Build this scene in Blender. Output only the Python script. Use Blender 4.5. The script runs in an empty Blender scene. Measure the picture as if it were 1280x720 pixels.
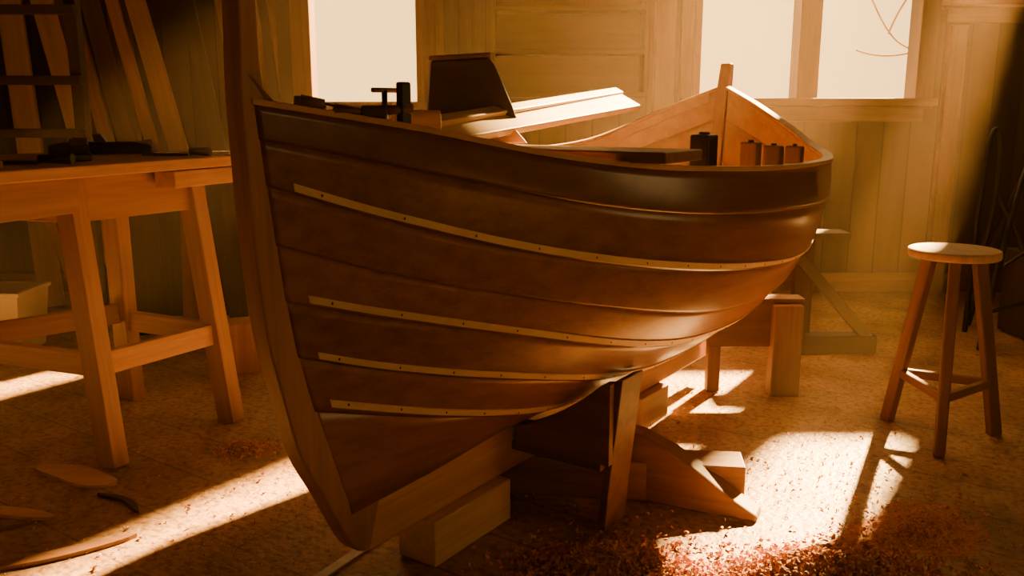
import bpy, bmesh, math, random
from mathutils import Vector, Matrix
random.seed(7)
scene = bpy.context.scene
COL = scene.collection

# ------------------------------------------------------------------ materials
def new_mat(name):
    m = bpy.data.materials.new(name); m.use_nodes = True
    nt = m.node_tree; b = nt.nodes['Principled BSDF']
    return m, nt, b

def wood(name, c1, c2, rough=0.5, scale=1.0, axis='X', bump=0.15, coat=0.0, contrast=(0.3, 0.7), obj_var=0.25, stretch=0.9, dist=0.6):
    m, nt, b = new_mat(name)
    N, L = nt.nodes, nt.links
    tc = N.new('ShaderNodeTexCoord'); mp = N.new('ShaderNodeMapping')
    oi = N.new('ShaderNodeObjectInfo')
    add = N.new('ShaderNodeVectorMath'); add.operation = 'ADD'
    mulr = N.new('ShaderNodeVectorMath'); mulr.operation = 'SCALE'
    mulr.inputs[0].default_value = (7.3, 3.1, 5.7)
    L.new(oi.outputs['Random'], mulr.inputs['Scale'])
    L.new(tc.outputs['Object'], add.inputs[0]); L.new(mulr.outputs[0], add.inputs[1])
    L.new(add.outputs[0], mp.inputs['Vector'])
    s = [14, 14, 14]; s['XYZ'.index(axis)] = stretch
    mp.inputs['Scale'].default_value = [v*scale for v in s]
    n1 = N.new('ShaderNodeTexNoise'); n1.inputs['Scale'].default_value = 1.6
    n1.inputs['Detail'].default_value = 6; n1.inputs['Roughness'].default_value = 0.6
    n1.inputs['Distortion'].default_value = dist
    L.new(mp.outputs[0], n1.inputs['Vector'])
    n2 = N.new('ShaderNodeTexNoise'); n2.inputs['Scale'].default_value = 9
    n2.inputs['Detail'].default_value = 3
    L.new(mp.outputs[0], n2.inputs['Vector'])
    mx = N.new('ShaderNodeMath'); mx.operation = 'MULTIPLY_ADD'
    mx.inputs[1].default_value = 0.3
    L.new(n2.outputs['Fac'], mx.inputs[0]); L.new(n1.outputs['Fac'], mx.inputs[2])
    cr = N.new('ShaderNodeValToRGB')
    cr.color_ramp.elements[0].position = contrast[0]+0.15; cr.color_ramp.elements[0].color = (*c1, 1)
    cr.color_ramp.elements[1].position = contrast[1]+0.15; cr.color_ramp.elements[1].color = (*c2, 1)
    L.new(mx.outputs[0], cr.inputs['Fac'])
    hs = N.new('ShaderNodeHueSaturation')
    vr = N.new('ShaderNodeMapRange'); vr.inputs['To Min'].default_value = 1-obj_var; vr.inputs['To Max'].default_value = 1+obj_var
    L.new(oi.outputs['Random'], vr.inputs['Value']); L.new(vr.outputs[0], hs.inputs['Value'])
    L.new(cr.outputs['Color'], hs.inputs['Color'])
    L.new(hs.outputs['Color'], b.inputs['Base Color'])
    b.inputs['Roughness'].default_value = rough
    b.inputs['Coat Weight'].default_value = coat
    b.inputs['Coat Roughness'].default_value = 0.2
    bp = N.new('ShaderNodeBump'); bp.inputs['Strength'].default_value = bump; bp.inputs['Distance'].default_value = 0.003
    L.new(mx.outputs[0], bp.inputs['Height']); L.new(bp.outputs[0], b.inputs['Normal'])
    return m

def plain(name, c, rough=0.5, metal=0.0, var=0.25, nscale=12):
    m, nt, b = new_mat(name)
    N, L = nt.nodes, nt.links
    tc = N.new('ShaderNodeTexCoord'); n = N.new('ShaderNodeTexNoise'); n.inputs['Scale'].default_value = nscale
    n.inputs['Detail'].default_value = 5
    L.new(tc.outputs['Object'], n.inputs['Vector'])
    cr = N.new('ShaderNodeValToRGB')
    cr.color_ramp.elements[0].position = .3; cr.color_ramp.elements[1].position = .7
    cr.color_ramp.elements[0].color = (*[x*(1-var) for x in c], 1)
    cr.color_ramp.elements[1].color = (*[min(1, x*(1+var)) for x in c], 1)
    L.new(n.outputs['Fac'], cr.inputs['Fac']); L.new(cr.outputs['Color'], b.inputs['Base Color'])
    b.inputs['Roughness'].default_value = rough; b.inputs['Metallic'].default_value = metal
    return m

M_hull = wood('hull_mahogany', (0.17, 0.062, 0.016), (0.40, 0.165, 0.042), 0.34, 1.6, 'X', 0.05, 0.25, contrast=(.2, .8), obj_var=0.2, stretch=.30, dist=.1)
M_sheer = wood('sheer_mahogany', (0.10, 0.038, 0.011), (0.20, 0.080, 0.022), 0.32, 1.6, 'X', 0.05, 0.25, contrast=(.2, .8), obj_var=0.1, stretch=.30, dist=.1)
M_inner = wood('hull_inside_cedar', (0.50, 0.27, 0.11), (0.66, 0.39, 0.17), 0.5, 0.9, 'X', 0.08, 0.0, obj_var=0.06, stretch=.5, dist=.2)
M_lap_glint = wood('lap_edge_glint', (0.78, 0.52, 0.27), (0.90, 0.67, 0.40), 0.5, 1, 'X', 0.1, obj_var=0.05)  # pale colour paints the light caught by the bevelled lap edges
M_stem = wood('stem_oak', (0.27, 0.115, 0.035), (0.44, 0.21, 0.07), 0.45, 0.9, 'Z', 0.12, obj_var=0.05)
M_keel = wood('keel_oak', (0.50, 0.26, 0.10), (0.66, 0.38, 0.16), 0.5, 0.8, 'X', 0.15, obj_var=0.05)
M_bench = wood('bench_pine', (0.38, 0.18, 0.065), (0.58, 0.32, 0.13), 0.5, 1, 'X', 0.2)
M_light = wood('pale_timber', (0.50, 0.30, 0.14), (0.70, 0.46, 0.24), 0.55, 1, 'X', 0.2)
M_pale = wood('planed_pine', (0.66, 0.48, 0.27), (0.82, 0.64, 0.40), 0.4, 1, 'X', 0.1, coat=.2, obj_var=.05)
M_mid = wood('mid_timber', (0.12, 0.055, 0.021), (0.23, 0.11, 0.045), 0.55, 1, 'X', 0.2)
M_dark = wood('dark_timber', (0.020, 0.011, 0.006), (0.055, 0.030, 0.015), 0.6, 1, 'X', 0.2)
M_black = plain('blackened_iron', (0.012, 0.010, 0.008), 0.45, 0.4)
M_iron = plain('dull_steel', (0.08, 0.068, 0.055), 0.4, 0.8)
M_steel = plain('pale_steel', (0.40, 0.36, 0.31), 0.5, 0.3)
M_white = plain('white_enamel', (0.60, 0.56, 0.50), 0.5, 0, .05)
M_shave = plain('shaving_cedar', (0.66, 0.32, 0.125), 0.7, 0, 0.3, 60)
M_shave2 = plain('shaving_pile_base', (0.46, 0.21, 0.08), 0.9, 0, 0.4, 90)

def wall_mat(name, c1, c2, board=0.15, axis=0):
    m, nt, b = new_mat(name); N, L = nt.nodes, nt.links
    tc = N.new('ShaderNodeTexCoord'); sp = N.new('ShaderNodeSeparateXYZ')
    L.new(tc.outputs['Object'], sp.inputs[0])
    d = N.new('ShaderNodeMath'); d.operation = 'DIVIDE'; d.inputs[1].default_value = board
    L.new(sp.outputs[axis], d.inputs[0])
    fl = N.new('ShaderNodeMath'); fl.operation = 'FLOOR'; L.new(d.outputs[0], fl.inputs[0])
    fr = N.new('ShaderNodeMath'); fr.operation = 'FRACT'; L.new(d.outputs[0], fr.inputs[0])
    wn = N.new('ShaderNodeTexWhiteNoise'); wn.noise_dimensions = '1D'; L.new(fl.outputs[0], wn.inputs['W'])
    mp = N.new('ShaderNodeMapping'); s = [9, 9, 0.8]
    mp.inputs['Scale'].default_value = s
    L.new(tc.outputs['Object'], mp.inputs[0])
    n = N.new('ShaderNodeTexNoise'); n.inputs['Scale'].default_value = 1.5; n.inputs['Detail'].default_value = 6
    L.new(mp.outputs[0], n.inputs['Vector'])
    a = N.new('ShaderNodeMath'); a.operation = 'MULTIPLY_ADD'; a.inputs[1].default_value = 0.45
    L.new(wn.outputs['Value'], a.inputs[0]); L.new(n.outputs['Fac'], a.inputs[2])
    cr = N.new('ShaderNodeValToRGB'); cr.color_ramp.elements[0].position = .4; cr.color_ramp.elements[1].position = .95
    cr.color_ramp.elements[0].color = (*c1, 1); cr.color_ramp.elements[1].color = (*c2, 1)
    L.new(a.outputs[0], cr.inputs[0])
    lt = N.new('ShaderNodeMath'); lt.operation = 'GREATER_THAN'; lt.inputs[1].default_value = 0.06
    L.new(fr.outputs[0], lt.inputs[0])
    mx = N.new('ShaderNodeMix'); mx.data_type = 'RGBA'
    L.new(lt.outputs[0], mx.inputs['Factor']); mx.inputs['A'].default_value = (c1[0]*.4, c1[1]*.4, c1[2]*.4, 1)
    L.new(cr.outputs[0], mx.inputs['B'])
    L.new(mx.outputs['Result'], b.inputs['Base Color'])
    b.inputs['Roughness'].default_value = 0.75
    bp = N.new('ShaderNodeBump'); bp.inputs['Strength'].default_value = 0.5; bp.inputs['Distance'].default_value = 0.01
    L.new(lt.outputs[0], bp.inputs['Height']); L.new(bp.outputs[0], b.inputs['Normal'])
    return m
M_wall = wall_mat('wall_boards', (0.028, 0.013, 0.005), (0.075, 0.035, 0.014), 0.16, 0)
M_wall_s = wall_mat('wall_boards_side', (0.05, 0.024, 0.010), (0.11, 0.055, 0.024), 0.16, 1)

def floor_mat():
    m, nt, b = new_mat('dusty_floor'); N, L = nt.nodes, nt.links
    tc = N.new('ShaderNodeTexCoord')
    mp = N.new('ShaderNodeMapping'); mp.inputs['Rotation'].default_value = (0, 0, math.radians(35))
    L.new(tc.outputs['Object'], mp.inputs[0])
    n1 = N.new('ShaderNodeTexNoise'); n1.inputs['Scale'].default_value = 2.2; n1.inputs['Detail'].default_value = 10; n1.inputs['Roughness'].default_value = .68
    L.new(mp.outputs[0], n1.inputs['Vector'])
    n2 = N.new('ShaderNodeTexNoise'); n2.inputs['Scale'].default_value = 45; n2.inputs['Detail'].default_value = 6
    L.new(mp.outputs[0], n2.inputs['Vector'])
    cr = N.new('ShaderNodeValToRGB'); cr.color_ramp.elements[0].position = .34; cr.color_ramp.elements[1].position = .64
    cr.color_ramp.elements[0].color = (0.24, 0.135, 0.06, 1); cr.color_ramp.elements[1].color = (0.58, 0.38, 0.19, 1)
    L.new(n1.outputs[0], cr.inputs[0])
    cr2 = N.new('ShaderNodeValToRGB'); cr2.color_ramp.elements[0].position = .36; cr2.color_ramp.elements[1].position = .52
    cr2.color_ramp.elements[0].color = (0.55, 0.47, 0.40, 1); cr2.color_ramp.elements[1].color = (1, 1, 1, 1)
    L.new(n2.outputs[0], cr2.inputs[0])
    mx = N.new('ShaderNodeMix'); mx.data_type = 'RGBA'; mx.blend_type = 'MULTIPLY'; mx.inputs['Factor'].default_value = 1
    L.new(cr.outputs[0], mx.inputs['A']); L.new(cr2.outputs[0], mx.inputs['B'])
    br = N.new('ShaderNodeTexBrick'); br.inputs['Scale'].default_value = 1.0
    br.inputs['Brick Width'].default_value = 3.6; br.inputs['Row Height'].default_value = 0.22
    br.inputs['Mortar Size'].default_value = 0.005; br.inputs['Mortar Smooth'].default_value = .5
    br.inputs['Color1'].default_value = (1, 1, 1, 1); br.inputs['Color2'].default_value = (.82, .80, .78, 1); br.inputs['Mortar'].default_value = (.35, .31, .28, 1)
    L.new(mp.outputs[0], br.inputs['Vector'])
    mx2 = N.new('ShaderNodeMix'); mx2.data_type = 'RGBA'; mx2.blend_type = 'MULTIPLY'
    # dust hides the seams in patches
    dm = N.new('ShaderNodeMapRange'); dm.inputs['From Min'].default_value = .42; dm.inputs['From Max'].default_value = .58
    dm.inputs['To Min'].default_value = .95; dm.inputs['To Max'].default_value = .35
    L.new(n1.outputs[0], dm.inputs['Value']); L.new(dm.outputs[0], mx2.inputs['Factor'])
    L.new(mx.outputs['Result'], mx2.inputs['A']); L.new(br.outputs['Color'], mx2.inputs['B'])
    L.new(mx2.outputs['Result'], b.inputs['Base Color'])
    b.inputs['Roughness'].default_value = 0.5
    ad = N.new('ShaderNodeMath'); ad.operation = 'ADD'; L.new(n1.outputs[0], ad.inputs[0]); L.new(n2.outputs[0], ad.inputs[1])
    bp = N.new('ShaderNodeBump'); bp.inputs['Strength'].default_value = .6; bp.inputs['Distance'].default_value = 0.010
    L.new(ad.outputs[0], bp.inputs['Height']); L.new(bp.outputs[0], b.inputs['Normal'])
    return m
M_floor = floor_mat()

# ------------------------------------------------------------------ mesh helpers
def mesh_obj(name, verts, faces, mat, parent=None, mw=None, bevel=0.0, smooth=False):
    me = bpy.data.meshes.new(name); me.from_pydata([tuple(v) for v in verts], [], faces)
    bm = bmesh.new(); bm.from_mesh(me); bmesh.ops.recalc_face_normals(bm, faces=bm.faces); bm.to_mesh(me); bm.free()
    if smooth:
        for p in me.polygons: p.use_smooth = True
    me.materials.append(mat)
    o = bpy.data.objects.new(name, me); COL.objects.link(o)
    if mw is not None: o.matrix_world = mw
    if parent is not None:
        o.parent = parent; o.matrix_parent_inverse = parent.matrix_basis.inverted()
    if bevel > 0:
        b = o.modifiers.new('bevel', 'BEVEL'); b.width = bevel; b.segments = 2; b.limit_method = 'ANGLE'
    return o

def empty(name, loc=(0, 0, 0), rz=0):
    e = bpy.data.objects.new(name, None); COL.objects.link(e)
    e.empty_display_size = 0.1
    e.location = loc; e.rotation_euler = (0, 0, rz)
    e.matrix_basis = Matrix.Translation(loc) @ Matrix.Rotation(rz, 4, 'Z')
    return e

BF = [(0, 1, 3, 2), (4, 6, 7, 5), (0, 4, 5, 1), (2, 3, 7, 6), (0, 2, 6, 4), (1, 5, 7, 3)]
def box_verts(x0, x1, y0, y1, z0, z1):
    return [(x, y, z) for x in (x0, x1) for y in (y0, y1) for z in (z0, z1)]

def box(name, c, s, mat, parent=None, rz=0, bevel=0.004, rot=None):
    mw = Matrix.Translation(c) @ (Matrix.Rotation(rz, 4, 'Z') if rot is None else rot)
    h = [v/2 for v in s]
    k = max(range(3), key=lambda i: s[i])
    if k == 0: R = Matrix.Identity(4); hh = h
    elif k == 1: R = Matrix.Rotation(math.pi/2, 4, 'Z'); hh = [h[1], h[0], h[2]]
    else: R = Matrix.Rotation(math.pi/2, 4, 'Y'); hh = [h[2], h[1], h[0]]
    return mesh_obj(name, box_verts(-hh[0], hh[0], -hh[1], hh[1], -hh[2], hh[2]), BF, mat, parent, mw @ R, bevel)

def beam(name, p0, p1, w, h, mat, parent=None, up=(0, 0, 1), bevel=0.004, taper=1.0):
    p0, p1 = Vector(p0), Vector(p1); x = (p1-p0); Ln = x.length; x.normalize()
    u = Vector(up)
    if abs(x.dot(u)) > 0.97: u = Vector((0, 1, 0))
    y = u.cross(x).normalized(); z = x.cross(y)
    mw = Matrix((x, y, z)).transposed().to_4x4(); mw.translation = (p0+p1)/2
    v = []
    for sx, t in ((-Ln/2, 1), (Ln/2, taper)):
        for sy in (-w/2, w/2):
            for sz in (-h/2, h/2):
                v.append((sx, sy*t, sz*t))
    return mesh_obj(name, v, BF, mat, parent, mw, bevel)

def cyl(name, p0, p1, r0, r1, mat, parent=None, n=20, bevel=0.0):
    p0, p1 = Vector(p0), Vector(p1); x = (p1-p0); Ln = x.length; x.normalize()
    u = Vector((0, 0, 1)) if abs(x.z) < .95 else Vector((0, 1, 0))
    y = u.cross(x).normalized(); z = x.cross(y)
    mw = Matrix((x, y, z)).transposed().to_4x4(); mw.translation = (p0+p1)/2
    v = []; f = []
    for sx, r in ((-Ln/2, r0), (Ln/2, r1)):
        for i in range(n):
            a = 2*math.pi*i/n; v.append((sx, r*math.cos(a), r*math.sin(a)))
    for i in range(n):
        j = (i+1) % n; f.append((i, j, n+j, n+i))
    f.append(tuple(range(n))); f.append(tuple(range(n, 2*n)))
    o = mesh_obj(name, v, f, mat, parent, mw, bevel)
    for p in o.data.polygons:
        if len(p.vertices) == 4: p.use_smooth = True
    return o

def prism(name, poly, th, mat, parent, origin, xdir, bevel=0.004, zdir=(0, 0, 1)):
    x = Vector(xdir).normalized(); z = Vector(zdir).normalized(); y = z.cross(x).normalized(); z = x.cross(y)
    mw = Matrix((x, y, z)).transposed().to_4x4(); mw.translation = Vector(origin)
    n = len(poly)
    v = [(a, -th/2, b) for a, b in poly] + [(a, th/2, b) for a, b in poly]
    f = [tuple(range(n)), tuple(range(n, 2*n))] + [(i, (i+1) % n, n+(i+1) % n, n+i) for i in range(n)]
    return mesh_obj(name, v, f, mat, parent, mw, bevel)

def tube(name, pts, r, mat, parent=None, cyclic=False):
    cu = bpy.data.curves.new(name, 'CURVE'); cu.dimensions = '3D'; cu.bevel_depth = r; cu.bevel_resolution = 3
    sp = cu.splines.new('NURBS'); sp.points.add(len(pts)-1)
    for i, p in enumerate(pts): sp.points[i].co = (*p, 1)
    sp.order_u = 3; sp.use_endpoint_u = True; sp.use_cyclic_u = cyclic; sp.resolution_u = 6
    o = bpy.data.objects.new(name, cu); cu.materials.append(mat); COL.objects.link(o)
    if parent is not None:
        o.parent = parent; o.matrix_parent_inverse = parent.matrix_basis.inverted()
    return o

def interp(xs, ys):
    n = len(xs)
    m = []
    for i in range(n):
        if i == 0: m.append((ys[1]-ys[0])/(xs[1]-xs[0]))
        elif i == n-1: m.append((ys[-1]-ys[-2])/(xs[-1]-xs[-2]))
        else: m.append((ys[i+1]-ys[i-1])/(xs[i+1]-xs[i-1]))
    def f(x):
        x = min(max(x, xs[0]), xs[-1]); i = 0
        while i < n-2 and x > xs[i+1]: i += 1
        h = xs[i+1]-xs[i]; t = (x-xs[i])/h
        return (2*t**3-3*t*t+1)*ys[i]+(t**3-2*t*t+t)*h*m[i]+(-2*t**3+3*t*t)*ys[i+1]+(t**3-t*t)*h*m[i+1]
    return f
def smoothed(f, r=.11):
    def g(x):
        h = min(r, x, 1-x)
        if h < 1e-5: return f(x)
        ws = [1, 2, 3, 4, 3, 2, 1]; return sum(w*f(x+h*(i-3)/3) for i, w in enumerate(ws))/16
    return g

# ------------------------------------------------------------------ room
YB = 5.4
def wall_holes(name, axis, pos, th, a0, a1, z0, z1, holes, mat):
    As = sorted({a0, a1, *[h[0] for h in holes], *[h[1] for h in holes]})
    Zs = sorted({z0, z1, *[h[2] for h in holes], *[h[3] for h in holes]})
    v = []; f = []
    for i in range(len(As)-1):
        for j in range(len(Zs)-1):
            ca = (As[i]+As[i+1])/2; cz = (Zs[j]+Zs[j+1])/2
            if any(h[0] < ca < h[1] and h[2] < cz < h[3] for h in holes): continue
            k = len(v)
            if axis == 'y': v += box_verts(As[i], As[i+1], pos, pos+th, Zs[j], Zs[j+1])
            else: v += box_verts(pos, pos+th, As[i], As[i+1], Zs[j], Zs[j+1])
            f += [tuple(k+q for q in ff) for ff in BF]
    return mesh_obj(name, v, f, mat)

XL, XR, YF, ZC = -3.3, 3.3, -1.6, 3.5
WR = (1.09, 2.42, 1.17, 3.36); WL = (-1.21, -0.54, 1.15, 2.3); WH = (2.60, 3.14, 1.74, 2.62)
mesh_obj('floor', box_verts(XL-.12, XR+.12, YF-.12, YB+.12, -0.1, 0), BF, M_floor)
mesh_obj('ceiling', box_verts(XL-.12, XR+.12, YF-.12, YB+.12, ZC, ZC+.1), BF, M_wall)
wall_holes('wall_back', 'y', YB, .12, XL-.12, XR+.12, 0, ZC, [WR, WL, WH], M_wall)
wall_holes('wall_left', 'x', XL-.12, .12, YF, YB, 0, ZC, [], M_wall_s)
wall_holes('wall_right', 'x', XR, .12, YF, YB, 0, ZC, [(0.6, 1.7, .8, 1.7)], M_wall_s)  # unseen opening added to let fill light in from the right
wall_holes('wall_front', 'y', YF-.12, .12, XL-.12, XR+.12, 0, ZC, [(0, .9, 1.0, 1.75)], M_wall)  # opening behind the camera, added for fill light

def window(name, W, mull=None, y=YB):
    e = empty(name, ((W[0]+W[1])/2, y, W[2]))
    x0, x1, z0, z1 = W; d = .16; yc = y+.03
    t = .045
    box('frame_left', (x0+t/2-.02, yc, (z0+z1)/2), (t, d, z1-z0), M_mid, e)
    box('frame_right', (x1-t/2+.02, yc, (z0+z1)/2), (t, d, z1-z0), M_mid, e)
    box('frame_top', ((x0+x1)/2, yc, z1-t/2), (x1-x0, d, t), M_mid, e)
    box('sill', ((x0+x1)/2, yc-.04, z0-.01), (x1-x0+.16, d+.08, .045), M_mid, e)
    box('casing_left', (x0-.05, y-.012, (z0+z1)/2), (.09, .024, z1-z0+.1), M_mid, e)
    box('casing_right', (x1+.05, y-.012, (z0+z1)/2), (.09, .024, z1-z0+.1), M_mid, e)
    box('apron', ((x0+x1)/2, y-.012, z0-.08), (x1-x0+.1, .024, .09), M_mid, e)
    for m in (mull or []):
        box('mullion', (m, yc, (z0+z1)/2), (.125, d, z1-z0), M_mid, e)
    return e
window('window_1', WR, [1.752])
window('window_2', WL)
window('window_3', WH)
for i, (x, w) in enumerate([(-1.45, .12), (-.40, .1), (.90, .12), (2.62, .1), (-2.3, .12)]):
    hz = 3.5 if x != 2.62 else 1.6
    box(f'trim_{i+1}', (x, YB-.03, hz/2), (w, .06, hz), M_mid)
box('baseboard_back', (0, YB-.012, .06), (XR-XL, .024, .12), M_mid)

# bare tree outside the right-hand window
tree = empty('bare_tree', (3.4, 8.2, 0))
M_bark = plain('bark', (0.42, 0.26, 0.13), .8)
tube('trunk', [(4.3, 8.2, -.2), (4.2, 8.2, 1.2), (3.9, 8.2, 2.2), (3.7, 8.2, 3.2)], .05, M_bark, tree)
for i, pts in enumerate([[(4.1, 8.2, 1.5), (3.6, 8.2, 1.62), (3.35, 8.2, 1.8), (3.2, 8.2, 2.1)],
                         [(3.6, 8.2, 1.62), (3.35, 8.2, 1.55), (3.1, 8.2, 1.64)],
                         [(3.38, 8.2, 1.78), (3.45, 8.2, 2.0), (3.6, 8.2, 2.2)]]):
    tube(f'branch_{i+1}', pts, .009, M_bark, tree)

# ------------------------------------------------------------------ boat
D = Vector((.566, .824, 0)).normalized(); P = Vector((D.y, -D.x, 0)); K0 = Vector((-.35, 1.88, 0))
ang = math.atan2(D.y, D.x)
boat = empty('wooden_rowing_boat', K0, ang)
BM = boat.matrix_basis.copy()
SS = [0, .1, .2, .3, .4, .5, .65, .8, .9, 1]
LT = [[1.13, 1.08, 1.025, .99, .975, .965, .960, .965, 1.015, 1.20],
      [1.07, 1.01, .945, .90, .88, .865, .855, .855, .90, 1.08],
      [.985, .89, .82, .77, .735, .71, .685, .70, .755, .92],
      [.87, .78, .72, .665, .62, .59, .575, .60, .67, .83],
      [.756, .685, .63, .565, .52, .49, .48, .51, .59, .75],
      [.634, .56, .51, .46, .42, .395, .385, .42, .51, .66],
      [.521, .455, .395, .345, .32, .305, .31, .34, .42, .55],
      [.231, .24, .25, .262, .265, .265, .265, .27, .29, .35]]
LF = [interp(SS, LT[0])]+[smoothed(interp(SS, l)) for l in LT[1:]]
Wf = interp([0, .1, .2, .3, .4, .5, .65, .8, .9, .95, 1], [0, .19, .34, .46, .54, .58, .60, .54, .385, .22, 0])
Nf = interp([0, .2, .35, .5, .8, 1], [1.15, 1.6, 2.2, 2.4, 2.4, 1.8])
Mf = interp([0, .2, .35, .5, .8, 1], [1, .9, .8, .8, .9, 1.0])
B0 = interp([.231, .521, .634, .756, .931, 1.13], [-.05, -.15, -.183, -.207, -.232, -.258])
B1 = lambda z: 2.02+(z-.3)*.12
HT = .022
def hull(j, t, s, off=0.0):
    def raw(tt):
        def zz(s_):
            if tt > 1 and j < 6: return LF[j+1](s_)+(LF[j+2](s_)-LF[j+1](s_))*(tt-1)
            return LF[j](s_)+(LF[j+1](s_)-LF[j](s_))*tt
        z = zz(s); S = LF[0](s); R = LF[7](s)
        q = min(1, max(0, (z-R)/(S-R)))
        w = HT+max(0, Wf(s))*(1-(1-q)**Nf(s))**Mf(s) if q > 0 else HT
        b = B0(zz(0)); b = b+(B1(zz(1))-b)*s
        return b, w, z
    b, w, z = raw(t)
    if off:
        _, w1, z1 = raw(t-.15 if t > .5 else t); _, w2, z2 = raw(t if t > .5 else t+.15)
        dw, dz = w2-w1, z2-z1; l = math.hypot(dw, dz) or 1
        nx, nz = -dz/l, dw/l
        w += nx*off; z += nz*off
    return b, w, z
ST = sorted(set([i/56 for i in range(57)]+[.005, .01, .975, .985, .992, .997]))
LAP = .010
def fade(s): return min(1, s*7+.15, (1-s)*9+.1)
for j in range(7):
    v = []; f = []; T = [0, .25, .5, .75, 1.0, 1.07] if j < 6 else [0, .25, .5, .75, 1.0]
    for side in (-1, 1):
        k0 = len(v)
        for s in ST:
            for t in T:
                b, w, z = hull(j, t, s, LAP*fade(s)*min(1, t)+.0005)
                v.append((b, side*w, z))
        n = len(T)
        for a in range(len(ST)-1):
            for c in range(n-1):
                q = (k0+a*n+c, k0+a*n+c+1, k0+(a+1)*n+c+1, k0+(a+1)*n+c)
                f.append(q if side == -1 else q[::-1])
    me = bpy.data.meshes.new('strake'); me.from_pydata(v, [], f)
    for p in me.polygons: p.use_smooth = True
    me.materials.append(M_sheer if j == 0 else M_hull); me.materials.append(M_inner)
    o = bpy.data.objects.new(f'strake_{j+1}', me); COL.objects.link(o); o.parent = boat
    sm = o.modifiers.new('thick', 'SOLIDIFY'); sm.thickness = .011; sm.offset = -1; sm.material_offset = 1; sm.material_offset_rim = 0
    nrm = me.polygons[len(me.polygons)//4].normal
    if nrm.y > 0: 
        bm = bmesh.new(); bm.from_mesh(me); bmesh.ops.reverse_faces(bm, faces=bm.faces); bm.to_mesh(me); bm.free()

def add_local(name, v, f, mat, bevel=0, smooth=False):
    me = bpy.data.meshes.new(name); me.from_pydata(v, [], f)
    bm = bmesh.new(); bm.from_mesh(me); bmesh.ops.recalc_face_normals(bm, faces=bm.faces); bm.to_mesh(me); bm.free()
    if smooth:
        for p in me.polygons: p.use_smooth = True
    me.materials.append(mat)
    o = bpy.data.objects.new(name, me); COL.objects.link(o); o.parent = boat
    if bevel:
        b = o.modifiers.new('bevel', 'BEVEL'); b.width = bevel; b.segments = 2; b.limit_method = 'ANGLE'
    return o
def bw(s): return .0155 if s < .4 else max(.006, .0155-.021*(s-.4))
vn = []; fn = []
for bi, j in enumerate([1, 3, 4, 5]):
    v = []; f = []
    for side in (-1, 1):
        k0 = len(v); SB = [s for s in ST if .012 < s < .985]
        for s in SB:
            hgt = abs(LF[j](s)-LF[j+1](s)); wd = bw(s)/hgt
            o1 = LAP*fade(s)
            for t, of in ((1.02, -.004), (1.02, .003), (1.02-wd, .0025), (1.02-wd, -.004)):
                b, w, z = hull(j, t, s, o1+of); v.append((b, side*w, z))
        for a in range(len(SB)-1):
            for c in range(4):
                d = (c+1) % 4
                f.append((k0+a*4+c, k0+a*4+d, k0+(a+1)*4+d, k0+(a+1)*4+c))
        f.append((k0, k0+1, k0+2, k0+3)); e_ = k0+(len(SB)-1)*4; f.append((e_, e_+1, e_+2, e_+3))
    add_local(f'lap_glint_strip_{bi+1}', v, f, M_lap_glint)  # raised strip carrying the painted highlight of the lap edge
    s = .035
    while s < .9:
        hgt = abs(LF[j](s)-LF[j+1](s)); wd = bw(s)/hgt
        for side in (-1, 1):
            b, w, z = hull(j, 1.02-wd/2, s, LAP*fade(s)+.0035)
            k = len(vn); r = .0032
            for a in range(8):
                vn.append((b+r*math.cos(a*math.pi/4), side*w, z+r*math.sin(a*math.pi/4)))
            vn.append((b, side*(w+.0015), z))
            for a in range(8): fn.append((k+a, k+(a+1) % 8, k+8))
        s += .055
add_local('rivets', vn, fn, M_black)
def rail(name, s0, s1, inn, out, zb, zt, mat):
    v = []; f = []
    for side in (-1, 1):
        S = [s for s in ST if s0 <= s <= s1]; k0 = len(v)
        pts = [Vector(hull(0, 0, s)) for s in S]
        for i, p in enumerate(pts):
            a = pts[max(0, i-1)]; c = pts[min(len(pts)-1, i+1)]
            tx, ty = c.x-a.x, c.y-a.y; l = math.hypot(tx, ty); nx, ny = -ty/l, tx/l
            for (o_, z_) in ((-inn, zb), (out, zb), (out, zt), (-inn, zt)):
                v.append((p.x+nx*o_, side*max(0.0, p.y+ny*o_), p.z+z_))
        for a in range(len(S)-1):
            for c in range(4):
                d = (c+1) % 4; f.append((k0+a*4+c, k0+a*4+d, k0+(a+1)*4+d, k0+(a+1)*4+c))
        f.append((k0, k0+1, k0+2, k0+3)); e_ = k0+(len(S)-1)*4; f.append((e_, e_+1, e_+2, e_+3))
    return add_local(name, v, f, mat, .002)
rail('gunwale_cap', 0, 1, .028, .006, -.002, .010, M_keel)
rail('inwale', .02, .995, .03, -.011, -.04, -.002, M_inner)
outer = [(.01, .12), (-.045, .15), (-.125, .297), (-.185, .41), (-.222, .545), (-.250, .66), (-.265, .769), (-.275, .90), (-.280, 1.03), (-.283, 1.17), (-.278, 1.312), (-.272, 1.75)]
inner = [(.12, .2), (.05, .25), (-.04, .36), (-.08, .45), (-.10, .56), (-.125, .67), (-.14, .78), (-.155, .90), (-.165, 1.02), (-.20, 1.13), (-.235, 1.19), (-.225, 1.75)]
def resample(pts, n):
    xs = list(range(len(pts))); fx = interp(xs, [p[0] for p in pts]); fz = interp(xs, [p[1] for p in pts])
    return [(fx(i*(len(pts)-1)/n), fz(i*(len(pts)-1)/n)) for i in range(n+1)]
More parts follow.
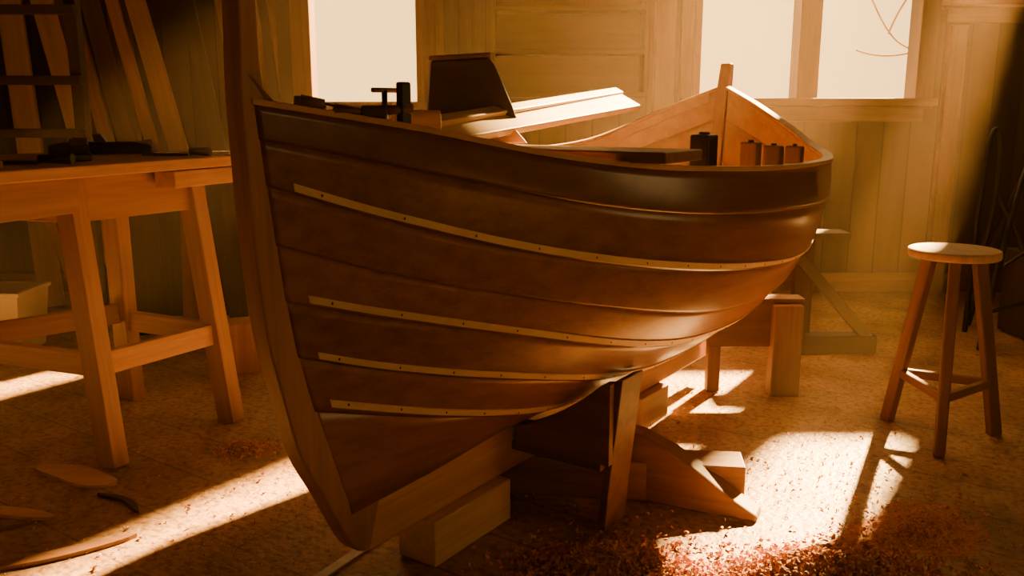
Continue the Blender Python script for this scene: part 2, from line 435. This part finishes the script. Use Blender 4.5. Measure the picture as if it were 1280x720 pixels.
def strip_solid(name, A, Bp, th, mat, bevel=.006):
    v = []; f = []
    for (a, b) in zip(A, Bp):
        v += [(a[0], -th, a[1]), (a[0], th, a[1]), (b[0], th, b[1]), (b[0], -th, b[1])]
    for i in range(len(A)-1):
        for c in range(4):
            d = (c+1) % 4; f.append((i*4+c, i*4+d, i*4+4+d, i*4+4+c))
    f.append((0, 1, 2, 3)); k = (len(A)-1)*4; f.append((k, k+1, k+2, k+3))
    return add_local(name, v, f, mat, bevel)
strip_solid('stem', resample(outer, 44), resample(inner, 44), .024, M_stem, .004)
kb = [(.0, .12), (.5, .12), (1.0, .12), (1.5, .12), (2.06, .12)]
kt = [(.04, .245), (.5, .268), (1.0, .275), (1.5, .275), (2.06, .32)]
strip_solid('keel', kb, kt, .026, M_keel)
strip_solid('sternpost', [(2.12, .12), (2.12, .5), (2.145, .9), (2.165, 1.2), (2.17, 1.30)],
            [(1.96, .25), (2.0, .5), (2.06, .9), (2.10, 1.2), (2.13, 1.30)], .022, M_stem)
def rib(s):
    v = []; f = []
    for side in (-1, 1):
        k0 = len(v); n = 0
        for j in range(7):
            for t in ((0, .5) if j < 6 else (0, .5, .95)):
                for ds in (-.005, .005):
                    for of in (-.010, -.024):
                        b, w, z = hull(j, t, s+ds, of); v.append((b, side*max(0, w), z))
                n += 1
        for a in range(n-1):
            for c, d in ((0, 1), (1, 3), (3, 2), (2, 0)):
                f.append((k0+a*4+c, k0+a*4+d, k0+a*4+4+d, k0+a*4+4+c))
    return v, f
V = []; F = []
for s in [.16, .28, .40, .52, .64]:
    v, f = rib(s); k = len(V); V += v; F += [tuple(k+q for q in ff) for ff in f]
add_local('ribs', V, F, M_inner)
def lp(b, y, z): return BM @ Vector((b, y, z))
for i, (b, hw, z) in enumerate([(1.05, .50, .72), (1.75, .40, .76)]):
    box(f'thwart_{i+1}', lp(b, 0, z), (.18, hw*2, .025), M_inner, boat, ang)
for i, y in enumerate([-.12, 0, .12]):
    beam(f'sole_board_{i+1}', lp(.55, y, .42), lp(1.65, y, .42), .1, .02, M_inner, boat)

# ---- cradle under the hull amidships
cr = empty('boat_cradle', lp(.66, 0, 0), 0)
def sect(bloc):
    s = (bloc+.15)/2.2
    pts = []
    for j in range(7):
        for t in (0, .25, .5, .75):
            b, w, z = hull(j, t, s, LAP+.004); pts.append((w, z))
    b, w, z = hull(6, 1, s, 0); pts.append((w, z)); return pts[::-1]
sec = [p for p in sect(.66) if p[0] < .325]
for side, nm in ((1, 'near'), (-1, 'far')):
    poly = [(.04, .20)]+[(max(.04, w), z-.004) for w, z in sec]+[(.335, sec[-1][1]), (.335, .20)]
    prism(f'chock_{nm}', poly, .045, M_mid, cr, lp(.60, 0, 0), P*side, .002)
    top = sec[-1][1]+.012
    prof = [(.295, 0.0), (.315, 0.0), (.325, .12), (.340, .26), (.358, top), (.330, top-.01), (.315, .2), (.300, .1)]
    prism(f'upright_{nm}', prof, .12, M_mid, cr, lp(.66, 0, 0), P*side, .003)
box('shelf', lp(.66, 0, .19), (.62, .16, .024), M_mid, cr, math.atan2(P.y, P.x))
box('floor_beam', lp(.72, 0, .06)+Vector((.12, 0, 0)), (1.0, .12, .12), M_mid, cr, math.radians(-7))
pr = [(0, 0), (.50, 0), (.50, .018), (.44, .05), (.34, .115), (.25, .165), (.16, .20), (.06, .212), (0, .212)]
prism('foot_knee', pr, .075, M_mid, cr, (.24, 2.50, 0), (.46, -.22, 0), .006)

kbk = empty('keel_block', lp(.4, 0, 0), 0)
box('block', lp(.36, 0, .06), (.33, .12, .119), M_light, kbk, ang)
kb2 = empty('keel_block', lp(1.4, 0, 0), 0)
box('block', lp(1.45, 0, .06), (.22, .12, .119), M_light, kb2, ang)

h = empty('stern_support_horse', (.95, 3.4, 0))
box('top_board', (.95, 3.40, .285), (.34, .05, .18), M_mid, h)
box('leg_near', (1.08, 3.37, .185), (.115, .07, .37), M_mid, h)
box('cap', (.99, 3.41, .382), (.32, .09, .02), M_mid, h)
box('leg_far', (.81, 3.42, .10), (.05, .05, .20), M_mid, h)
h = empty('braced_trestle', (1.4, 3.95, 0))
box('post', (1.36, 4.05, .27), (.08, .07, .54), M_dark, h)
box('top', (1.42, 4.05, .55), (.26, .14, .03), M_dark, h)
beam('brace', (1.30, 3.98, .47), (1.66, 3.98, .07), .05, .05, M_dark, h)
box('base', (1.46, 3.99, .045), (.46, .10, .09), M_dark, h)

# ------------------------------------------------------------------ stool
st = empty('wooden_stool', (1.475, 2.9, 0))
sc = Vector((1.475, 2.9, .65))
cyl('seat', sc-Vector((0, 0, .014)), sc+Vector((0, 0, .014)), .143, .143, M_light, st, 48, .006)
feet = [Vector((1.38, 3.08, 0)), Vector((1.40, 2.72, 0)), Vector((1.69, 2.92, 0))]
mid = []
for i, ft in enumerate(feet):
    dirv = (ft-Vector((1.475, 2.9, 0))); top = Vector((1.475, 2.9, .638))+dirv*.42
    beam(f'leg_{i+1}', ft, top, .042, .036, M_mid, st, up=dirv.cross(Vector((0, 0, 1))), bevel=.006)
    mid.append(ft+(top-ft)*.30)
for i in range(3):
    beam(f'stretcher_{i+1}', mid[i], mid[(i+1) % 3], .022, .03, M_mid, st)

# ------------------------------------------------------------------ workbench
wb = empty('workbench', (-1.4, 2.9, 0))
e1 = Vector((.42, .907, 0)); e2 = Vector((-.907, .42, 0)); P1 = Vector((-.98, 3.12, 0)); za = math.atan2(e1.y, e1.x)
Lw, Ww = 1.55, .80
for i in range(4):
    cc = P1-e1*Lw/2+e2*(Ww*(i+.5)/4)
    box(f'top_board_{i+1}', (cc.x, cc.y, .942), (Lw, Ww/4-.003, .035), M_bench, wb, za)
feetb = [(-1.275, 2.65), (-1.03, 3.07), (-1.50, 3.32), (-1.90, 2.90)]
tops = [(-1.36, 2.70), (-1.13, 3.08), (-1.45, 3.20), (-1.80, 2.85)]
for i, (a, b_) in enumerate(zip(feetb, tops)):
    beam(f'leg_{i+1}', (*a, 0), (*b_, .922), .075, .06, M_bench, wb, up=(e1.x, e1.y, 0), bevel=.004)
def lerp2(i, z): 
    a, b_ = feetb[i], tops[i]; t = z/.922
    return Vector((a[0]+(b_[0]-a[0])*t, a[1]+(b_[1]-a[1])*t, z))
for i in range(4):
    k = (i+1) % 4
    beam(f'stretcher_{i+1}', lerp2(i, .33 if i != 2 else .36), lerp2(k, .33 if i != 2 else .36), .03, .075, M_bench, wb)
    beam(f'apron_{i+1}', lerp2(i, .85), lerp2(k, .85), .04, .145, M_bench, wb)
for i, q in enumerate([P1-e1*1.4+e2*.1, P1-e1*1.4+e2*.66]):
    box(f'end_leg_{i+1}', (q.x, q.y, .46), (.07, .07, .92), M_bench, wb, za)
beam('long_apron', P1-e1*.55+e2*.13+Vector((0, 0, .865)), P1-e1*1.42+e2*.1+Vector((0, 0, .865)), .035, .11, M_bench, wb)
q = P1-e1*.12+e2*.05
box('vice_jaw', (q.x, q.y, .893), (.30, .09, .055), M_bench, wb, za)

BZ = .9605
def on_bench(a, b_, z=BZ): 
    q = P1-e1*a+e2*b_; return Vector((q.x, q.y, z))
hp = empty('hand_plane', on_bench(.38, .3))
box('sole', on_bench(.38, .3, BZ+.011), (.30, .065, .022), M_iron, hp, za+.9)
prism('body', [(-.12, 0), (.12, 0), (.12, .02), (.05, .03), (.0, .045), (-.06, .03), (-.12, .03)], .055, M_dark, hp, on_bench(.38, .3, BZ+.021), (math.cos(za+.9), math.sin(za+.9), 0))
kd = Vector((math.cos(za+.9), math.sin(za+.9), 0))*.09
cyl('knob', on_bench(.38, .3, BZ+.037)+kd, on_bench(.38, .3, BZ+.067)+kd, .014, .018, M_dark, hp)
for i, (a, b_, l, r) in enumerate([(.10, .52, .36, -1.0), (.66, .22, .34, -1.2), (.80, .56, .50, -1.25), (.12, .14, .24, -1.25)]):
    e = empty('wooden_jack_plane' if i % 2 == 0 else 'steel_file', on_bench(a, b_))
    rz = za+r
    o = on_bench(a, b_)
    dx = Vector((math.cos(rz), math.sin(rz), 0))
    if i % 2 == 0:
        prism('stock', [(-l/2, 0), (l/2, 0), (l/2, .03), (l/2-.06, .042), (-l/2+.05, .042), (-l/2, .03)], .06, M_dark, e, o, dx)
        prism('wedge', [(-.02, 0), (.02, 0), (.0, .03), (-.03, .03)], .035, M_mid, e, o+Vector((0, 0, .042)), dx)
    else:
        beam('blade', o-dx*l/2+Vector((0, 0, .006)), o+dx*l*.2+Vector((0, 0, .006)), .035, .01, M_iron, e)
        cyl('handle', o+dx*l*.2+Vector((0, 0, .016)), o+dx*l*.5+Vector((0, 0, .016)), .012, .016, M_dark, e)
oc = empty('bench_offcuts', on_bench(.95, .3))
for i, (a, b_, l, r, m) in enumerate([(.93, .20, .34, -.5, M_light), (1.02, .34, .4, -.2, M_mid), (1.12, .18, .3, .1, M_light)]):
    o = on_bench(a, b_, BZ+.010+.019*i); box(f'stick_{i+1}', o, (l, .05, .018), m, oc, za+r)

# ------------------------------------------------------------------ leaning timber & left clutter
lt = empty('leaning_timber_stack', (-2.1, 5.0, 0))
specs = [(-1.62, 4.85, -2.30, 5.28, .11, M_light), (-1.80, 4.95, -2.42, 5.30, .07, M_bench), (-1.93, 4.92, -2.52, 5.30, .10, M_mid),
         (-2.05, 4.9, -2.66, 5.28, .08, M_bench), (-2.15, 4.86, -2.80, 5.27, .12, M_light), (-1.50, 5.05, -1.95, 5.30, .08, M_dark),
         (-2.62, 4.9, -2.92, 5.3, .14, M_light), (-2.42, 4.95, -2.60, 5.3, .06, M_mid), (-1.38, 5.1, -1.75, 5.32, .06, M_mid), (-1.25, 5.15, -1.50, 5.32, .05, M_dark)]
for i, (x0, y0, x1, y1, w, m) in enumerate(specs):
    beam(f'board_{i+1}', (x0, y0-.03*(i % 3), .012), (x1, y1-.03*(i % 3), 2.35), w, .028, m, lt, up=(0, 1, 0))
lr = empty('timber_rack', (-2.6, 4.4, 0))
for i, x in enumerate([-2.86, -2.18]):
    box(f'upright_{i+1}', (x, 4.55, .85), (.06, .06, 1.7), M_dark, lr)
for i, z in enumerate([.75, 1.0, 1.26, 1.6]):
    box(f'rung_{i+1}', (-2.52, 4.52, z), (.74, .05, .045), M_dark, lr)
sc_ = empty('scrap_timber_pile', (-1.9, 4.4, 0))
for i, (x0, y0, x1, y1, z1, w, m) in enumerate([(-2.12, 4.3, -2.40, 4.46, .75, .05, M_mid), (-2.02, 4.15, -2.25, 4.36, .9, .04, M_dark), (-1.82, 4.3, -1.98, 4.7, .95, .16, M_dark), (-1.6, 4.35, -1.7, 4.7, .8, .14, M_mid), (-1.4, 4.4, -1.5, 4.7, .7, .1, M_dark)]):
    beam(f'offcut_{i+1}', (x0, y0, .01), (x1, y1, z1), w, .02, m, sc_, up=(0, 1, 0))
box('low_board', (-1.7, 4.75, .45), (.8, .03, .9), M_dark, sc_)
tb = empty('enamel_tub', (-2.5, 4.1, 0))
def tub(e, c, sx, sy, hh):
    v = []; f = []
    rings = [(0.85, 0), (1.0, hh), (1.06, hh), (1.06, hh+.02), (.95, hh+.02), (.8, .03)]
    for k, z in rings:
        for a, b_ in ((-1, -1), (1, -1), (1, 1), (-1, 1)): v.append((c[0]+a*sx*k, c[1]+b_*sy*k, z))
    for r in range(len(rings)-1):
        for q in range(4):
            f.append((r*4+q, r*4+(q+1) % 4, r*4+4+(q+1) % 4, r*4+4+q))
    f.append((0, 1, 2, 3)); k = (len(rings)-1)*4; f.append((k, k+1, k+2, k+3))
    mesh_obj('shell', v, f, M_white, e, None, .008)
tub(tb, (-2.44, 4.05), .19, .14, .28)
ws = empty('wooden_block', (-1.17, 3.7, 0))
box('block', (-1.17, 3.72, .11), (.14, .14, .22), M_bench, ws, .3)

sh = empty('wall_shelf', (.35, 5.25, 1.2))
box('back', (.33, YB-.015, 1.55), (.88, .03, .75), M_dark, sh)
for i, z in enumerate([1.2, 1.44, 1.68, 1.92]):
    box(f'shelf_{i+1}', (.33, YB-.11, z), (.88, .2, .03), M_dark, sh)
for i, x in enumerate([-.11, .77]):
    box(f'side_{i+1}', (x, YB-.11, 1.56), (.03, .2, .75), M_dark, sh)
hg = empty('hanging_wood_patterns', (-.3, 5.3, 1.4))
for i, (x, z, w, hh) in enumerate([(-.36, 1.55, .07, .5), (-.27, 1.5, .06, .4), (-.19, 1.6, .05, .55)]):
    box(f'pattern_{i+1}', (x, YB-.09, z), (w, .03, hh), M_dark, hg)
box('peg_rail', (-.28, YB-.08, 1.86), (.4, .05, .05), M_mid, hg)

# ------------------------------------------------------------------ things on the boat
sp = empty('staging_plank', lp(.45, 0, 1.0))
box('plank', lp(.50, 0, 1.016), (.20, 1.10, .025), M_mid, sp, ang)
bx = empty('wooden_tool_chest', lp(.55, .2, 1.03))
cx = Vector((-.115, 2.52, 1.031))
prism('body', [(-.13, 0), (.145, 0), (.108, .10), (.062, .205), (.045, .225), (-.112, .215)], .15, M_dark, bx, cx, (1, .12, 0), .006)
prism('lid', [(-.118, 0), (.05, .01), (.05, .022), (-.118, .012)], .165, M_mid, bx, cx+Vector((0, 0, .216)), (1, .12, 0), .003)
lb = empty('loose_plank', (.1, 2.6, 1.1))
a = Vector((-.195, 2.20, 1.058)); b_ = Vector((.385, 2.98, 1.145)); upv = (.36, -.28, .88)
beam('plank', a, b_, .095, .022, M_pale, lb, up=upv)
beam('batten', a+Vector((-.01, .02, .026)), b_+Vector((-.03, .03, .028)), .035, .026, M_pale, lb, up=upv)
tr = empty('trestle_wedge', (.13, 2.66, 1.0))
prism('wedge', [(-.12, 0), (.10, 0), (.06, .045), (-.02, .055)], .05, M_light, tr, lp(.60, .06, 1.029), (1, .2, 0))
def clamp(c, rz, hh=.14):
    e = empty('bar_clamp', c)
    R = Matrix.Rotation(rz, 3, 'Z'); c = Vector(c)
    box('bar', c+Vector((0, 0, hh/2-.04)), (.018, .026, hh), M_black, e, rz)
    box('jaw', c+R @ Vector((.035, 0, .012)), (.07, .024, .018), M_black, e, rz)
    cyl('screw', c+R @ Vector((.06, 0, -.05)), c+R @ Vector((.06, 0, .05)), .006, .006, M_iron, e, 10)
    cyl('handle', c+R @ Vector((.06, -.03, .05)), c+R @ Vector((.06, .03, .05)), .005, .005, M_mid, e, 8)
def sheer(s, side, dz=0, inn=0):
    b, w, z = hull(0, 0, s); return lp(b, side*(w-inn), z+dz)
clamp(sheer(.097, -1, .025, .02), ang+1.4, .105)
clamp(sheer(.16, 1, .035, .03), ang-1.0, .11)
ch = empty('wood_chisel', sheer(.05, -1, .02))
p = sheer(.028, -1, .020); q = sheer(.06, -1, .020)
cyl('handle', p, p+(q-p)*.45, .011, .009, M_mid, ch, 12)
beam('blade', p+(q-p)*.45, q, .012, .004, M_iron, ch)
sk = empty('wooden_spokeshave', sheer(.075, -1, .02))
p = sheer(.066, -1, .022, .01); q = sheer(.084, -1, .022, .01)
box('body', (p+q)/2, (.05, .03, .024), M_dark, sk, ang-.8)
cyl('grip_left', (p+q)/2-Vector((.025, .012, 0)), (p+q)/2+Vector((-.07, -.03, .006)), .007, .010, M_mid, sk, 12)
cyl('grip_right', (p+q)/2+Vector((.025, .012, 0)), (p+q)/2+Vector((.07, .03, .006)), .007, .010, M_mid, sk, 12)
ml = empty('wooden_mallet', lp(.12, 0, 1.05))
cyl('head', lp(.26, .10, 1.085), lp(.34, .02, 1.085), .032, .032, M_light, ml, 20, .004)
cyl('handle', lp(.30, .06, 1.08), lp(.16, .18, 1.07), .011, .012, M_mid, ml, 12)
box('rest', lp(.27, .08, 1.04), (.16, .28, .025), M_mid, ml, ang)
for i, (s, w, hh, m) in enumerate([(.405, .062, .075, M_black), (.50, .036, .06, M_mid), (.56, .036, .05, M_mid), (.63, .03, .045, M_mid)]):
    e = empty('inwale_block', sheer(s, -1, 0, .05))
    box('post', sheer(s, -1, hh/2-.035, .058), (w, .05, hh+.09), m, e, ang, .005)
    cyl('pin', sheer(s, -1, hh+.008, .058), sheer(s, -1, hh+.016, .058), w*.25, w*.2, M_black, e, 10)

# ------------------------------------------------------------------ right clutter
ir = empty('iron_stand', (2.4, 4.2, 0))
tube('hoop', [(2.28, 4.3, .02), (2.28, 4.3, .5), (2.30, 4.3, .95), (2.33, 4.3, 1.05), (2.37, 4.3, .95), (2.36, 4.3, .6), (2.33, 4.3, .45)], .013, M_black, ir)
tube('leg_1', [(2.2, 4.0, .01), (2.35, 4.2, .4), (2.5, 4.3, .85)], .015, M_black, ir)
tube('leg_2', [(2.62, 4.0, .01), (2.5, 4.2, .4), (2.38, 4.3, .7)], .015, M_black, ir)
tube('leg_3', [(2.4, 4.5, .01), (2.42, 4.4, .5), (2.55, 4.3, .95)], .015, M_black, ir)
tube('loop', [(2.45, 4.2, .75), (2.6, 4.2, .95), (2.75, 4.2, .75), (2.7, 4.2, .5), (2.5, 4.2, .5)], .011, M_black, ir, True)
box('box_part', (2.66, 4.3, .22), (.3, .25, .42), M_dark, ir)
tube('wire', [(2.3, 4.05, .4), (2.45, 4.0, .55), (2.55, 4.0, .45), (2.7, 4.0, .65)], .007, M_black, ir)
tube('wire_2', [(2.25, 4.1, .15), (2.5, 4.05, .3), (2.7, 4.0, .2)], .009, M_black, ir)

# ------------------------------------------------------------------ floor debris
def blade(name, pts, w, mat, th=.012):
    e = empty(name, (pts[0][0], pts[0][1], 0))
    n = len(pts); fx = interp(list(range(n)), [p[0] for p in pts]); fy = interp(list(range(n)), [p[1] for p in pts])
    K = 16; C = [Vector((fx(i*(n-1)/K), fy(i*(n-1)/K), 0)) for i in range(K+1)]
    v = []; f = []
    for i, c in enumerate(C):
        t = (C[min(K, i+1)]-C[max(0, i-1)]).normalized(); nn = Vector((-t.y, t.x, 0))
        ww = w*(math.sin(math.pi*min(1, (i+.6)/(K+.6)))**.5)/2
        for sgn, z in ((-1, .001), (1, .001), (1, th), (-1, th)):
            v.append((c.x+nn.x*ww*sgn, c.y+nn.y*ww*sgn, z))
    for i in range(K):
        for c_ in range(4):
            d = (c_+1) % 4; f.append((i*4+c_, i*4+d, i*4+4+d, i*4+4+c_))
    f.append((0, 1, 2, 3)); f.append((K*4, K*4+1, K*4+2, K*4+3))
    mesh_obj('piece', v, f, mat, e, None, .001)
blade('curved_offcut', [(-1.36, 1.98), (-1.22, 2.03), (-1.10, 2.10), (-1.0, 2.17)], .045, M_mid)
blade('curved_offcut', [(-1.50, 2.62), (-1.38, 2.58), (-1.28, 2.52), (-1.20, 2.50)], .10, M_light)
blade('curved_offcut', [(-1.55, 2.33), (-1.40, 2.30), (-1.27, 2.27)], .05, M_light)
blade('curved_offcut', [(-1.6, 2.18), (-1.45, 2.2), (-1.33, 2.24)], .035, M_mid)
blade('curved_offcut', [(-1.22, 2.42), (-1.12, 2.38), (-1.05, 2.30)], .02, M_dark)
ms = empty('steel_strip', (-.4, 2.1, 0))
beam('strip', (-.50, 1.90, .004), (-.30, 2.25, .004), .03, .006, M_steel, ms, bevel=.001)

def curl(v, f, c, sz):
    ax = Vector((random.gauss(0, 1), random.gauss(0, 1), random.gauss(0, .5))).normalized()
    u = ax.orthogonal().normalized(); w_ = ax.cross(u)
    r = sz*random.uniform(.5, 1.1); wd = sz*random.uniform(.5, 1.3); turn = random.uniform(1.5, 5); n = 5
    k = len(v); a0 = random.uniform(0, 6.28)
    for i in range(n+1):
        a = a0+turn*i/n; rr = r*(1-.08*i)
        p = c+u*math.cos(a)*rr+w_*math.sin(a)*rr+ax*(.15*sz*i)
        q = p+ax*wd
        v.append((p.x, p.y, max(.001, p.z))); v.append((q.x, q.y, max(.001, q.z)))
    for i in range(n): f.append((k+2*i, k+2*i+1, k+2*i+3, k+2*i+2))
def pile(cx, cy, rx, ry, hh, n, sz, rot=0):
    e = empty('wood_shavings_pile', (cx, cy, 0))
    v = []; f = []; G = 26
    for i in range(G+1):
        for a in range(36):
            r = i/G; th = a*math.pi/18
            nz = .85+.15*math.sin(3*th+cx*5)+.08*math.sin(7*th)
            x = r*rx*nz*math.cos(th); y = r*ry*nz*math.sin(th)
            x, y = x*math.cos(rot)-y*math.sin(rot), x*math.sin(rot)+y*math.cos(rot)
            z = hh*(math.cos(math.pi*min(1, r))*.5+.5)*(1+.25*random.uniform(-1, 1))
            v.append((cx+x, cy+y, max(.0005, z)))
    for i in range(G):
        for a in range(36):
            b2 = (a+1) % 36; f.append((i*36+a, i*36+b2, i*36+36+b2, i*36+36+a))
    mesh_obj('mound', v, f, M_shave2, e)
    v = []; f = []
    for _ in range(n):
        r = abs(random.gauss(0, .55)); r = min(r, 1.6); th = random.uniform(0, 6.283)
        x = r*rx*math.cos(th); y = r*ry*math.sin(th)
        x, y = x*math.cos(rot)-y*math.sin(rot), x*math.sin(rot)+y*math.cos(rot)
        z = hh*(math.cos(math.pi*min(1, r))*.5+.5)+random.uniform(0, .012)
        curl(v, f, Vector((cx+x, cy+y, z)), sz)
    me = bpy.data.meshes.new('curls'); me.from_pydata(v, [], f); me.materials.append(M_shave)
    o = bpy.data.objects.new('curls', me); COL.objects.link(o); o.parent = e; o.matrix_parent_inverse = e.matrix_basis.inverted()
pile(.24, 1.98, .26, .16, .055, 3200, .009)
pile(.78, 1.96, .36, .17, .045, 3600, .009)
pile(1.08, 2.2, .28, .16, .006, 700, .006, .5)
pile(-.89, 2.78, .12, .09, .015, 400, .007)
e = empty('loose_shavings', (0, 2.5, 0)); v = []; f = []
for _ in range(5200):
    x = random.uniform(-1.9, 2.2); y = random.uniform(1.8, 4.6)
    if random.random() < .35: x = random.gauss(1.0, .4); y = random.gauss(2.7, .6)
    elif random.random() < .3: x = random.gauss(-.9, .35); y = random.gauss(2.6, .4)
    curl(v, f, Vector((x, y, .003)), random.uniform(.002, .007))
me = bpy.data.meshes.new('chips'); me.from_pydata(v, [], f); me.materials.append(M_shave)
o = bpy.data.objects.new('chips', me); COL.objects.link(o); o.parent = e; o.matrix_parent_inverse = e.matrix_basis.inverted()

# ------------------------------------------------------------------ light
w = bpy.data.worlds.new('World'); scene.world = w; w.use_nodes = True
bg = w.node_tree.nodes['Background']; bg.inputs['Color'].default_value = (1.0, .56, .17, 1); bg.inputs['Strength'].default_value = 3.6
E = math.radians(31); hx = Vector((-.56, -.83, 0)).normalized(); dirv = hx*math.cos(E)+Vector((0, 0, -math.sin(E)))
sl = bpy.data.lights.new('sun', 'SUN'); sl.energy = 140; sl.color = (1, .53, .155); sl.angle = math.radians(2.2)
so = bpy.data.objects.new('sun', sl); COL.objects.link(so); so.rotation_euler = dirv.to_track_quat('-Z', 'Y').to_euler(); so.location = (4, 9, 6)
def portal(name, loc, rot, sx, sy):
    l = bpy.data.lights.new(name, 'AREA'); l.shape = 'RECTANGLE'; l.size = sx; l.size_y = sy; l.cycles.is_portal = True
    o = bpy.data.objects.new(name, l); COL.objects.link(o); o.location = loc; o.rotation_euler = rot
H = math.pi/2
for i, W in enumerate((WR, WL, WH)):
    portal(f'portal_{i}', ((W[0]+W[1])/2, YB+.14, (W[2]+W[3])/2), (-H, 0, 0), W[1]-W[0], W[3]-W[2])
portal('portal_r', (XR+.14, 1.15, 1.25), (H, 0, H), 1.1, .9)  # portal for the added fill opening in the right wall
portal('portal_f', (.45, YF-.14, 1.375), (H, 0, 0), .9, .75)  # portal for the added fill opening behind the camera

mv = bpy.data.materials.new('dust_haze'); mv.use_nodes = True; nt = mv.node_tree
nt.nodes.remove(nt.nodes['Principled BSDF'])
vs = nt.nodes.new('ShaderNodeVolumeScatter'); vs.inputs['Density'].default_value = .015; vs.inputs['Anisotropy'].default_value = .6
vs.inputs['Color'].default_value = (1, .68, .36, 1)
nt.links.new(vs.outputs[0], nt.nodes['Material Output'].inputs['Volume'])
mesh_obj('dust_haze', box_verts(XL+.01, XR-.01, YF+.01, YB-.005, .002, ZC-.01), BF, mv)

# ------------------------------------------------------------------ camera
cam = bpy.data.cameras.new('camera'); co = bpy.data.objects.new('camera', cam); COL.objects.link(co)
cam.sensor_width = 36; cam.lens = 1100/1280*36; cam.clip_start = .02
co.location = (0, 0, 1.12); co.rotation_euler = (math.radians(90-11.5), 0, 0)
scene.camera = co
